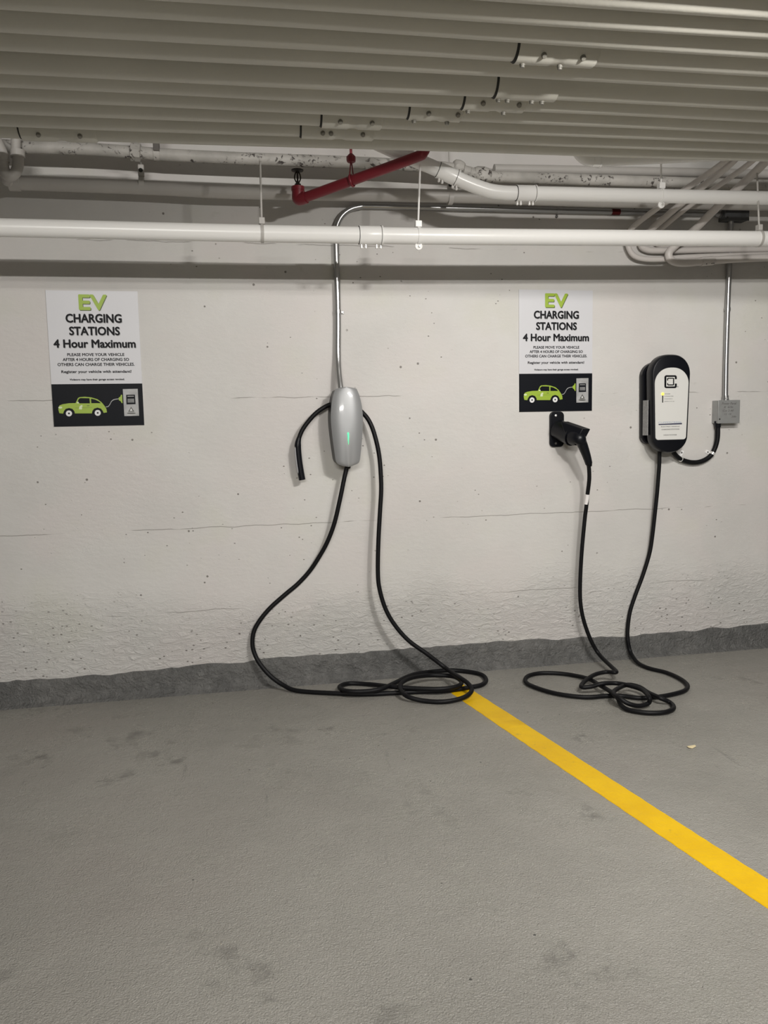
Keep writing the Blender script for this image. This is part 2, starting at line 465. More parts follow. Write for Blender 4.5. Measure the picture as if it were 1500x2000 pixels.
# ================================================================== OVERHEAD CONDUIT BANK
ZBOT = 2.3515
def bank_pt(x, y, R):
    # centre (X, Y) of a conduit whose lower outline passes this point of view
    r = ray(x, y); al = math.atan2(r.z, r.y)
    p = flo(x, y, ZBOT+R-R*math.cos(al))
    return p.x, p.y - R*math.sin(al)
bank_spec = [
    ((200, 276.5, 1500, 316), 'lowest grey conduit of the overhead bank, bolted coupling at its left end', [(41, 272, 190, 280, ((76, 263), (157, 266)), ())]),
    ((0, 247, 1500, 300), 'second grey conduit from the bottom of the overhead bank, coupling above the red hanger', [(590, 268, 733, 275, ((630, 266), (646, 265), (708, 268)), ())]),
    ((0, 222, 1500, 282), 'third grey conduit from the bottom of the overhead bank, coupling left of centre', [(630, 245, 748, 250, ((664, 236), (726, 239)), ())]),
    ((0, 196, 1500, 263), 'fourth grey conduit from the bottom of the overhead bank, coupling just right of centre', [(801, 230, 905, 234, ((836, 222), (893, 226)), ((813, 248), (878, 251)))]),
    ((0, 171, 1500, 240), 'fifth grey conduit from the bottom of the overhead bank, coupling with four screws', [(908, 212, 1030, 217, ((942, 212), (1012, 214)), ((920, 228), (990, 231)))]),
    ((0, 145, 1500, 216), 'sixth grey conduit from the bottom, smooth sleeve coupling with screws hanging below it', [(972, 180, 1090, 185, (), ((980, 208), (998, 209), (1046, 209), (1066, 206)))]),
    ((0, 100, 1500, 178), 'seventh grey conduit from the bottom of the overhead bank, plain with no coupling in view', []),
    ((0, 63, 1500, 150), 'eighth grey conduit from the bottom of the overhead bank, large coupling at upper right', [(1012, 108, 1170, 115, ((1060, 106), (1136, 109)), ((1028, 142), (1102, 145)))]),
    ((0, 18, 1500, 115), 'ninth grey conduit from the bottom of the overhead bank, plain, near the top edge', []),
]
bank_spec += [((600, 21, 1500, 78), 'tenth grey conduit from the bottom, crossing the top edge of the picture', []),
              ((930, 0, 1500, 41), 'eleventh grey conduit from the bottom, crossing the top right corner', []),
              ((1400, -10, 1500, -3), 'nearest grey conduit of the overhead bank, at the very top right corner', [])]
rads = [0.054]*12
def bank_axis(k, R):
    x0, y0, x1, y1 = bank_spec[k][0]
    (xa, ya), (xb, yb) = bank_pt(x0, y0, R), bank_pt(x1, y1, R)
    if k == 11:
        (xa, ya), (xb, yb) = bank_pt(930, 0, R), bank_pt(1500, 41, R)
        ya -= 0.119; yb -= 0.119
    sl = (yb-ya)/(xb-xa)
    return lambda X: ya+sl*(X-xa)
for _ in range(6):
    axs = [bank_axis(k, rads[k]) for k in range(12)]
    for k in range(11):
        gap = min(axs[k](X)-axs[k+1](X) for X in (-1.0, 2.8))
        if rads[k]+rads[k+1] > gap-0.001:
            f = (gap-0.001)/(rads[k]+rads[k+1]); rads[k] *= f; rads[k+1] *= f
for k, (_, lab, cps) in enumerate(bank_spec):
    RB = rads[k]; ZB = ZBOT+RB
    yax = bank_axis(k, RB); yc = yax(0.9)
    t = thing('overhead_conduit', (0.9, yc, ZB-RB), lab, 'conduit', 'grey conduits in the overhead bank')
    bm = nb()
    n = 60
    pts = [(-3.2+8.6*i/n, yax(-3.2+8.6*i/n), ZB+0.0012*math.sin(i*0.5+k)) for i in range(n+1)]
    tube(bm, pts, RB, 32)
    obj('conduit_pipe', bm, BANK, t)
    for (xa, ya, xb, yb, scr, low) in cps:
        def xof(px, py):
            r = ray(px, py); q = CAM + r*((yc-RB*0.5+CAM_D)/r.y); q = CAM + r*((yax(q.x)-RB*0.5+CAM_D)/r.y); return q.x
        X0, X1 = xof(xa, ya), xof(xb, yb); Lc = X1-X0; RC = RB+0.006
        ctr = Vector((X0, yax(X0), ZB)); cax = Vector((X1-X0, yax(X1)-yax(X0), 0)).normalized()
        sleeve = k == 5
        bm = nb()
        if sleeve: prof = [(0, RB), (0, RC), (Lc, RC), (Lc, RB)]
        else: prof = [(0, RB), (0, RC), (Lc*0.42, RC), (Lc*0.46, RC-0.003), (Lc*0.56, RC-0.0035), (Lc*0.62, RC), (Lc*0.97, RC), (Lc, RB)]
        lathe(bm, ctr, cax, prof, 36)
        c = obj('coupling', bm, BANK, t)
        bm = nb(); lathe(bm, ctr-cax*0.007, cax, [(0, RB+0.0008), (0.007, RB+0.005)], 36)
        obj('painted_shade_ring', bm, HOLE_SHADE, c)  # dark ring painting in the shadow at the coupling's left end
        for (px, py), isl in [(q, 0) for q in scr]+[(q, 1) for q in low]:
            # on the face towards the lane, or hanging under the sleeve
            ang = math.radians(-128 if not isl else -80)
            dv = Vector((0, math.cos(ang), math.sin(ang)))
            xs_ = xof(px, py); base = Vector((xs_, yax(xs_), ZB))+dv*(RC-0.004)
            bm = nb(); lathe(bm, base, dv, [(0, 0.0088), (0.0075, 0.0088), (0.0075, 0.0072), (0.0125, 0.0072), (0.0135, 0.006)], 10)
            obj('set_screw', bm, BANKD, c)

# ================================================================== WHITE PIPES UNDER THE CEILING
def hanger(name, lab, cpos, R, rodtop, clampm, side=0.014, bolt=True, group='pipe hangers'):
    """rod from above, clip block, ring round the pipe, bolt ear below"""
    t = thing(name, cpos+Vector((0, 0, -R)), lab, 'hanger', group)
    bm = nb(); rod(bm, cpos+Vector((0, 0, R+0.01)), rodtop, 0.0042, 8); obj('threaded_rod', bm, clampm, t)
    bm = nb(); c = cpos+Vector((0, 0, R+0.013)); box(bm, c-Vector((side, 0.014, 0.012)), c+Vector((side, 0.014, 0.014))); obj('clip_block', bm, clampm, t, bevel=0.002)
    bm = nb(); lathe(bm, cpos-Vector((0.006, 0, 0)), (1, 0, 0), [(0, R-0.002), (0, R+0.003), (0.012, R+0.003), (0.012, R-0.002)], 32); obj('clamp_band', bm, clampm, t)
    if bolt:
        c = cpos+Vector((0, -0.004, -R-0.008))
        bm = nb(); lathe(bm, c+Vector((0, 0.004, 0)), (0, -1, 0), [(0, 0.016), (0.006, 0.016), (0.008, 0.013)], 20); e = obj('clamp_ear', bm, clampm, t)
        bm = nb(); lathe(bm, c+Vector((0.002, -0.003, -0.001)), (0, -1, 0), [(0, 0.006), (0.007, 0.006), (0.009, 0.004)], 6); obj('clamp_bolt', bm, SCREW, e)
    return t

def pipe_coupling(parent, a, b, R, screws, name='coupling', flange=True):
    a, b = Vector(a), Vector(b); ax = b-a; L = ax.length
    bm = nb()
    prof = [(0, R-0.002), (0, R+0.005), (L*0.03, R+0.005), (L*0.05, R+0.0035), (L*0.90, R+0.0035), (L*0.92, R+0.006), (L, R+0.006), (L, R-0.002)]
    lathe(bm, a, ax, prof, 36); c = obj(name, bm, WPIPE, parent)
    bm = nb(); lathe(bm, a-ax.normalized()*0.002, ax, [(0, R+0.0005), (0.002, R+0.003)], 36); obj('painted_shade_ring', bm, HOLE_SHADE, c)  # thin dark ring, painted shade where the coupling steps up
    bm = nb(); lathe(bm, a+ax*0.915, ax, [(0, R+0.0062), (0.0018, R+0.0062)], 36); obj('joint_line', bm, INKG, c)
    dn = Vector((0, 0, -1))
    for s in screws:
        p = a+ax*s+dn*(R+0.002)
        bm = nb(); lathe(bm, p, dn, [(0, 0.004), (0.008, 0.004), (0.008, 0.0058), (0.016, 0.0058), (0.018, 0.004)], 10); obj('set_screw', bm, SCREW, c)
    return c

# lower long pipe
DL, RL = 0.50, 0.0345
pts = [at(-420, 437, DL), at(0, 444.5, DL), at(480, 455.5, DL), at(850, 461.5, DL), at(1200, 464.5, DL), at(1500, 466.5, DL), at(1700, 468, DL)]
lp = thing('long_pipe', pts[3], 'long glossy white pipe crossing the whole wall above both signs', 'pipe')
bm = nb(); tube(bm, smooth(pts, 8), RL, 36); obj('pipe_run', bm, WPIPE, lp)
pipe_coupling(lp, at(701, 459.3, DL), at(747, 460.1, DL), RL, (0.10, 0.28, 0.74, 0.92))
cp = at(817, 461, DL)
hanger('pipe_hanger', 'white rod hanger holding the long white pipe left of the second sign', cp, RL, at(822, 280, DL), WPIPE)
bm = nb()
cp = at(512, 456, DL)
hanger('pipe_hanger', 'thin grey rod hanger on the long pipe below the sprinkler head', cp, RL, at(508, 315, DL), DRAIN, 0.012, bolt=False)
cp = at(1482, 466, DL)
hanger('pipe_hanger', 'thin grey rod hanger on the long pipe at the right edge', cp, RL, at(1478, 322, DL), DRAIN, 0.010, bolt=False)

# upper pipe with swept bend
DU, RU = 0.48, 0.0300
pts = [at(700, 262, DU), at(780, 299, DU), at(855, 331, DU), at(905, 354, DU), at(935, 366, DU), at(960, 373.5, DU), at(985, 376.5, DU), at(1012, 377.3, DU), at(1083, 378.5, DU), at(1190, 381, DU), at(1500, 387, DU), at(1700, 391, DU)]
up = thing('bent_pipe', pts[7], 'glossy white pipe with a swept bend, running right above the long pipe', 'pipe')
bm = nb(); tube(bm, smooth(pts, 8), RU, 36); obj('pipe_run', bm, WPIPE, up)
a, b = at(1008, 377.3, DU), at(1046, 377.9, DU)
pipe_coupling(up, a, b, RU, (0.06, 0.24, 0.68, 0.86))
a, b = at(856, 331.5, DU), at(893, 348.5, DU)
pipe_coupling(up, a, b, RU, (0.02, 0.2, 0.75, 0.95))
cp = at(1291, 383, DU)
hanger('pipe_hanger', 'white rod hanger on the bent pipe above the wall charger with the white faceplate', cp, RU, at(1291, 300, DU), WPIPE)

# short pipe showing under the bank at the right
D3, R3 = 0.615, 0.0265
pts = [at(1122, 268, D3), at(1128, 292, D3), at(1142, 308, D3), at(1162, 312.5, D3), at(1200, 311, D3), at(1400, 302, D3), at(1600, 293, D3)]
t3 = thing('elbow_pipe', pts[3], 'white pipe peeping out under the overhead bank at the upper right', 'pipe')
bm = nb(); tube(bm, smooth(pts, 8), R3, 28); obj('pipe_run', bm, WPIPE, t3)
a, b = at(1156, 312, D3), at(1172, 312.5, D3)
bm = nb(); lathe(bm, a, b-a, [(0, R3-.002), (0, R3+0.003), ((b-a).length*.8, R3+0.003), ((b-a).length*.8, R3+0.006), ((b-a).length, R3+0.006), ((b-a).length, R3-.002)], 32); obj('collar', bm, WPIPE, t3)

# grey-white drain pipe close to the wall, with trap at the left
DD, RD = 0.115, 0.0300
pts = [at(38, 357, DD), at(300, 367, DD), at(480, 375.5, DD), at(880, 383, DD), at(1200, 393, DD), at(1700, 404, DD)]
dp = thing('drain_pipe', pts[2], 'dull white drain pipe hugging the wall behind the long pipe', 'pipe')
bm = nb(); tube(bm, smooth(pts, 6), RD, 28); obj('pipe_run', bm, DRAIN, dp)
a, b = at(18, 356, DD), at(40, 357, DD)
bm = nb(); lathe(bm, a, b-a, [(0, RD-.01), (0, RD+0.005), ((b-a).length, RD+0.005), ((b-a).length, RD-.002)], 28); obj('hub', bm, DRAIN, dp)
def strap(px, y0, y1, lab):
    c = at(px, (y0+y1)/2+12, DD)
    t = thing('pipe_strap', c, lab, 'hanger', 'straps on the drain pipe')
    bm = nb(); lathe(bm, c-Vector((0.011, 0, 0)), (1, 0, 0), [(0, RD-.002), (0, RD+0.003), (0.022, RD+0.003), (0.022, RD-.002)], 28); obj('strap_band', bm, DRAIN, t)
    top = at(px, y0, DD)
    bm = nb(); box(bm, (c.x-0.013, c.y-0.012, c.z+RD), (c.x+0.013, c.y+0.006, top.z)); obj('strap_body', bm, DRAIN, t, bevel=0.004)
    bm = nb(); lathe(bm, Vector((c.x-0.001, c.y-0.010, (c.z+RD+top.z)/2)), (0, -1, 0), [(0, 0.009), (0.004, 0.009)], 14); obj('slot', bm, HOLE_SHADE, t)
    bm = nb(); rod(bm, (c.x, c.y, top.z-0.004), (c.x-0.005, c.y, top.z+0.22), 0.004, 8); obj('strap_rod', bm, DRAIN, t)
strap(277, 322, 374, 'grey pear-shaped strap on the drain pipe at the left')
strap(879, 352, 396, 'grey strap on the drain pipe behind the bent pipe')

# trap at the left edge
DT = 0.21
t = thing('drain_trap', at(18, 345, DT), 'white U-shaped drain trap at the left picture edge', 'pipe')
U = [at(-14, 262, DT+.03), at(-2, 285, DT+.02), at(5, 303, DT+.01), at(6, 322, DT), at(11, 339, DT), at(20, 344, DT), at(30, 337, DT-.01), at(35, 322, DT-.01), at(35, 300, DT-.01)]
bm = nb(); tube(bm, smooth(U, 6), 0.0225, 24); obj('trap_bend', bm, DRAIN, t)
bm = nb(); lathe(bm, at(35, 308, DT-.01), (0, 0, 1), [(0, 0.02), (0, 0.0285), (0.030, 0.0285), (0.030, 0.02)], 24); obj('collar', bm, DRAIN, t)
bm = nb(); lathe(bm, at(6, 318, DT), at(2, 300, DT)-at(6, 318, DT), [(0, 0.02), (0, 0.0265), (0.034, 0.0265), (0.034, 0.02)], 24); obj('collar', bm, DRAIN, t)
bm = nb(); rod(bm, at(31, 306, DT-.01), at(31, 225, DT-.01), 0.019, 20); obj('riser', bm, DRAIN, t)
bm = nb(); tube(bm, smooth([at(20, 344, DT), at(12, 353, DT-.05), at(25, 357, DT-.09)], 5), 0.02, 18); obj('outlet', bm, DRAIN, t)

# old pipe with peeling paint, high on the wall
DP, RP = 0.15, 0.0265
pts = [at(-60, 281, DP), at(45, 287, DP), at(160, 291, DP), at(265, 298, DP), at(330, 303, DP), at(480, 310, DP), at(700, 318, DP), at(850, 326, DP), at(900, 333, DP), at(945, 344, DP), at(1000, 347, DP), at(1200, 353, DP), at(1500, 362, DP), at(1700, 368, DP)]
pp = thing('peeling_pipe', pts[5], 'old pipe with flaking white paint, high up behind the red pipe', 'pipe')
bm = nb(); tube(bm, smooth(pts, 6), RP, 28); obj('pipe_run', bm, PEEL, pp)
a = at(254, 296, DP); b = at(276, 299, DP)
bm = nb(); lathe(bm, a, b-a, [(0, RP), (0.004, RP+0.012), ((b-a).length-.004, RP+0.012), ((b-a).length, RP)], 8); obj('union_nut', bm, PEEL, pp, smooth=False)
for (a, b, lab) in (((884, 326), (905, 332), 0), ((925, 338), (958, 346), 0)):
    a = at(*a, DP); b = at(*b, DP); L = (b-a).length
    bm = nb(); lathe(bm, a, b-a, [(0, RP), (L*.15, RP+0.008), (L*.5, RP+0.012), (L*.85, RP+0.009), (L, RP)], 20)
    for v in bm.verts: v.co += Vector((random.uniform(-.002, .002), random.uniform(-.003, .003), random.uniform(-.003, .003)))
    obj('lagging', bm, PEEL, pp)
# bracket at the left of that pipe
c = at(306, 300, DP)
t = thing('pipe_bracket', c, 'rusty dark bracket gripping the flaking pipe at upper left', 'hanger')
bm = nb(); lathe(bm, c-Vector((0.012, 0, 0)), (1, 0, 0), [(0, RP-.002), (0, RP+0.005), (0.024, RP+0.005), (0.024, RP-.002)], 24); obj('band', bm, PEEL, t)
bm = nb(); box(bm, (c.x-0.012, c.y-RP-0.01, c.z+0.0), (c.x+0.014, c.y+0.01, c.z+0.12)); obj('bracket_body', bm, mat('rusty_paint', (0.12, 0.11, 0.10), 0.7, 0, .3, 60), t, bevel=0.004)
# thin grey pipe above it on the right
pts = [at(965, 330, 0.06), at(1200, 334, 0.06), at(1500, 340, 0.06), at(1700, 344, 0.06)]
bm = nb(); tube(bm, smooth(pts, 4), 0.022, 20)
tag(obj('grey_pipe', bm, DRAIN), 'thin dull grey pipe on the wall above the flaking pipe at right', 'pipe')

# ------------------------------------------------------------------ red sprinkler pipe
ZR, RR = 2.372, 0.0215
e0 = at(584, 390, 0.26); e1 = at(818, 305, 0.565)
dr = (e1-e0).normalized()
rp = thing('sprinkler_pipe', e0, 'red painted sprinkler pipe slanting up under the overhead bank', 'pipe')
pts = [e0, e0+dr*0.1, e0+(e1-e0)*0.5, e1-dr*0.02, e1+dr*0.02+Vector((0, 0, 0.008)), e1+dr*0.04+Vector((0, 0.01, 0.05)), e1+dr*0.042+Vector((0, 0.02, 0.12)), e1+dr*0.042+Vector((0, 0.02, 0.47))]
bm = nb(); tube(bm, smooth(pts, 6), RR, 24); obj('pipe_run', bm, RED, rp)
bm = nb(); tube(bm, smooth([e0+dr*0.035, e0+dr*0.012, e0-dr*0.004+Vector((0, 0, 0.006)), e0-dr*0.004+Vector((0, 0, 0.03)), e0-dr*0.004+Vector((0, 0, 0.048))], 5), 0.0265, 20)
el = obj('elbow_fitting', bm, RED, rp)
bm = nb(); lathe(bm, e0-dr*0.004+Vector((0, 0, 0.04)), (0, 0, 1), [(0, 0.02), (0, 0.029), (0.016, 0.029), (0.018, 0.015)], 20); obj('bead', bm, RED, el)
hb = e0-dr*0.004+Vector((0, 0, 0.056))
sh = thing('fire_sprinkler', hb, 'dark upright sprinkler head standing on the red elbow', 'sprinkler')
bm = nb(); lathe(bm, hb, (0, 0, 1), [(0, 0.014), (0.012, 0.014), (0.014, 0.009), (0.022, 0.008)], 6); obj('hex_base', bm, BRONZE, sh, smooth=False)
for sg in (-1, 1):
    bm = nb(); tube(bm, smooth([hb+Vector((sg*0.007, 0, 0.02)), hb+Vector((sg*0.013, 0, 0.036)), hb+Vector((sg*0.010, 0, 0.054)), hb+Vector((sg*0.003, 0, 0.064))], 5), 0.003, 8); obj('frame_arm', bm, BRONZE, sh)
bm = nb(); rod(bm, hb+Vector((0, 0, 0.02)), hb+Vector((0, 0, 0.062)), 0.0042, 8); obj('bulb', bm, BRONZE, sh)
bm = nb(); lathe(bm, hb+Vector((0, 0, 0.064)), (0, 0, 1), [(0, 0.012), (0.003, 0.026), (0.007, 0.027), (0.009, 0.010)], 24); obj('deflector', bm, BRONZE, sh)
hp = e0+(e1-e0)*0.455
rh = thing('loop_hanger', hp, 'red loop hanger and nut carrying the sprinkler pipe', 'hanger')
top = hp+Vector((0.0, 0, 0.092))
bm = nb(); torus_ring(bm, hp, dr, RR+0.004, 0.0028, 28, 8, flat=2.0); obj('loop', bm, RED, rh)
sidev = dr.cross(Vector((0, 0, 1))).normalized()
for sg in (-1, 1):
    bm = nb(); rod(bm, hp+sidev*sg*(RR+0.001)+Vector((0, 0, 0.012)), top-Vector((0, 0, 0.016))+sidev*sg*0.004, 0.0028, 8); obj('loop_leg', bm, RED, rh)
bm = nb(); lathe(bm, top-Vector((0, 0, 0.020)), (0, 0, 1), [(0, 0.009), (0.004, 0.018), (0.012, 0.020), (0.026, 0.020), (0.032, 0.014), (0.038, 0.008)], 8); obj('nut', bm, RED, rh)
bm = nb(); rod(bm, top, Vector((top.x, top.y, 2.86)), 0.006, 10); obj('hanger_rod', bm, RED, rh)

# ------------------------------------------------------------------ slanting conduits at the right
DA = 0.53
slant = [
    (0.0135, [at(1420, 318, DA)+Vector((0.0, 0.0, 0.25)), at(1418, 318, DA)+Vector((0.0, 0.0, 0.05)), at(1412, 318, DA), at(1282, 408, 0.20), at(1236, 444, 0.09), at(1225, 464, 0.055), at(1229, 487, 0.045), at(1241, 501, 0.045), at(1265, 506.5, 0.045), at(1300, 506, 0.045), at(1345, 502, 0.045), at(1500, 497, 0.045), at(1650, 494, 0.045)], 'leftmost slanting white conduit, hooking round to the right under the long pipe'),
    (0.0165, [at(1436, 318, DA)+Vector((0.0, 0.0, 0.25)), at(1434, 318, DA)+Vector((0.0, 0.0, 0.05)), at(1428, 318, DA), at(1329, 399, 0.22), at(1280, 441, 0.10), at(1258, 463, 0.05), at(1252, 478, 0.035), at(1262, 487, 0.03), at(1290, 489.5, 0.03), at(1400, 488, 0.03), at(1650, 485, 0.03)], 'second slanting white conduit from the left, thick, crossing behind the long pipe'),
    (0.0125, [at(1472, 319, DA)+Vector((0.0, 0.0, 0.25)), at(1470, 319, DA)+Vector((0.0, 0.0, 0.05)), at(1464, 319, DA), at(1351, 399, 0.20), at(1296, 443, 0.07), at(1278, 461, 0.035), at(1282, 476, 0.02), at(1305, 480, 0.018), at(1400, 477, 0.018), at(1650, 472, 0.018)], 'third slanting white conduit from the left, thin and shaded'),
    (0.0195, [at(1501, 318, DA)+Vector((0.0, 0.0, 0.25)), at(1499, 318, DA)+Vector((0.0, 0.0, 0.05)), at(1493, 318, DA), at(1404, 401.6, 0.28), at(1356, 449, 0.15), at(1320, 479, 0.09), at(1306.5, 494, 0.085), at(1311, 508, 0.085), at(1332, 513.5, 0.085), at(1368, 511, 0.085), at(1430, 506, 0.085), at(1500, 503, 0.085), at(1650, 498, 0.085)], 'rightmost slanting white conduit, thickest, with a sleeve after its lower bend'),
]
for k, (r, pts, lab) in enumerate(slant):
    t = thing('slanting_conduit', pts[5], lab, 'conduit', 'slanting white conduits at the right')
    bm = nb(); tube(bm, smooth(pts, 7), r, 20); obj('conduit_run', bm, WCOND, t)
    if k == 3:
        a, b = at(1369, 510.9, 0.085), at(1394, 508.8, 0.085)
        bm = nb(); lathe(bm, a, b-a, [(0, r-.002), (0, r+0.0035), ((b-a).length*.9, r+0.0035), ((b-a).length, r+.001)], 24); c = obj('sleeve', bm, WCOND, t)
        for s in (0.3, 0.72, 0.86):
            p = a+(b-a)*s+Vector((0, -r*0.75, -r*0.75))
            bm = nb(); lathe(bm, p, (0, -1, -1), [(0, 0.003), (0.004, 0.003)], 8); obj('set_screw', bm, INKG, c)

# ------------------------------------------------------------------ steel conduits on the wall
DE, RE = 0.022, 0.0140
pts = [at(666, 765, 0.075), at(664.5, 752, 0.066), at(661.5, 725, 0.045), at(660, 690, 0.026), at(660, 609, DE), at(656.5, 480, DE), at(656, 452, DE), at(659, 437, DE), at(668, 421, DE), at(683, 409.5, DE), at(702, 404, DE), at(730, 402.5, DE), at(900, 407, DE), at(1180, 413.5, DE), at(1404, 418, DE)]
t = thing('steel_conduit', pts[0], 'galvanised steel conduit rising from the silver charger and bending right', 'conduit')
bm = nb(); tube(bm, smooth(pts, 7), RE, 20); obj('conduit_run', bm, ZINC, t)
def one_hole(parent, px, py, right=True):
    c = at(px, py, DE)
    bm = nb(); lathe(bm, c-Vector((0, 0, 0.008)), (0, 0, 1), [(0, RE-.002), (0, RE+0.0018), (0.016, RE+0.0018), (0.016, RE-.002)], 20); s = obj('strap', bm, ZINC, parent)
    bm = nb(); box(bm, (c.x+RE-.002, -0.004, c.z-0.008), (c.x+RE+0.018, -0.001, c.z+0.008)); obj('strap_tab', bm, ZINC, s, bevel=0.002)
    bm = nb(); lathe(bm, (c.x+RE+0.010, -0.004, c.z), (0, -1, 0), [(0, 0.006), (0.004, 0.006), (0.006, 0.004)], 10); obj('screw', bm, SCREW, s)
one_hole(t, 660, 609)
a, b = at(1194, 413.8, DE), at(1210, 414.2, DE)
bm = nb(); lathe(bm, a, b-a, [(0, RE), (0, RE+0.001), ((b-a).length, RE+0.001), ((b-a).length, RE)], 20); obj('red_tape', bm, REDTAPE, t)
for (px, py) in ((1090, 411.5),):
    c = at(px, py, DE)
    bm = nb(); lathe(bm, c-Vector((0.008, 0, 0)), (1, 0, 0), [(0, RE-.002), (0, RE+0.0018), (0.016, RE+0.0018), (0.016, RE-.002)], 20); s = obj('strap', bm, ZINC, t)
    bm = nb(); lathe(bm, (c.x, 0, c.z-RE-0.010), (0, -1, 0), [(0, 0.007), (0.006, 0.007), (0.008, 0.004)], 10); obj('screw', bm, INKG, s)

# dark junction box at the ceiling
a = at(1418, 403, 0.065); b = at(1463, 430, 0.065)
jb = thing('junction_box', (a.x, 0, b.z), 'dark grey steel junction box high up at the right, behind the slanting conduits', 'junction box')
bm = nb(); box(bm, (a.x, -0.060, b.z), (b.x, 0, a.z)); obj('box_body', bm, BOXD, jb, bevel=0.003)
bm = nb(); box(bm, (a.x-0.002, -0.064, b.z-0.002), (b.x+0.002, -0.060, a.z+0.002)); obj('cover', bm, BOXD, jb, bevel=0.0015)
for q in ((0.012, 0.012), (b.x-a.x-0.012, a.z-b.z-0.012)):
    bm = nb(); lathe(bm, (a.x+q[0], -0.063, b.z+q[1]), (0, -1, 0), [(0, 0.004), (0.002, 0.004)], 10); obj('screw', bm, HOLE_SHADE, jb)
c = at(1404, 418, DE)
bm = nb(); lathe(bm, (a.x-0.035, -DE, c.z), (1, 0, 0), [(0, 0.016), (0.02, 0.018), (0.02, 0.021), (0.034, 0.021)], 16); obj('connector', bm, ZINC, jb)

pts = [at(1428, 428, 0.03), at(1427, 450, DE), at(1424, 530, DE), at(1421, 604, DE), at(1418, 700, DE), at(1417, 760, 0.026), at(1417, 783, 0.03)]
t = thing('steel_conduit', pts[-1], 'straight galvanised steel conduit dropping to the small box with handwriting', 'conduit')
bm = nb(); tube(bm, smooth(pts, 6), 0.0135, 20); obj('conduit_run', bm, ZINC, t)
one_hole(t, 1421, 604)

# box with handwriting
a = at(1403.5, 782, 0.058); b = at(1444, 826, 0.058)
gb = thing('switch_box', (a.x, 0, b.z), 'square galvanised box with handwriting beside the wall charger with white faceplate', 'junction box')
bm = nb(); box(bm, (a.x, -0.054, b.z), (b.x, 0, a.z)); obj('box_body', bm, BOXG, gb, bevel=0.003)
bm = nb(); box(bm, (a.x-0.001, -0.059, b.z-0.001), (b.x+0.001, -0.054, a.z+0.001)); cv = obj('cover', bm, BOXG, gb, bevel=0.0012)
bm = nb(); lathe(bm, (a.x+0.008, -0.0585, b.z+0.022), (0, -1, 0), [(0, 0.0042), (0.002, 0.0042)], 12); obj('screw_hole', bm, HOLE_SHADE, cv)
bm = nb(); lathe(bm, at(1417, 783, 0.03)-Vector((0, 0, 0.002)), (0, 0, 1), [(0, 0.018), (0.012, 0.018), (0.012, 0.016), (0.03, 0.016)], 16); obj('connector', bm, ZINC, gb)
bm = nb(); lathe(bm, at(1418, 778, 0.045), (0, -1, 0), [(0, 0.005), (0.006, 0.005)], 10); obj('connector_screw', bm, SCREW, gb)
def hand(s, x0, x1, y0, y1):
    p, q = at(x0, y1, 0.0592), at(x1, y0, 0.0592)
    obj('handwriting', text_bm(s, p.x, q.x, p.z, q.z, -0.0596, 0.0, 0.0003, 0.25), INKG, cv, smooth=False)
hand('Power Panel', 1410, 1438.5, 785.5, 790.5)
hand('B  6/4s', 1414, 1432, 793, 797)
hand('Cct 2-40', 1411.5, 1433, 800, 804)
hand('12  14', 1415, 1428, 807, 810.5)
hand('208v', 1428.5, 1438.5, 812, 815.5)

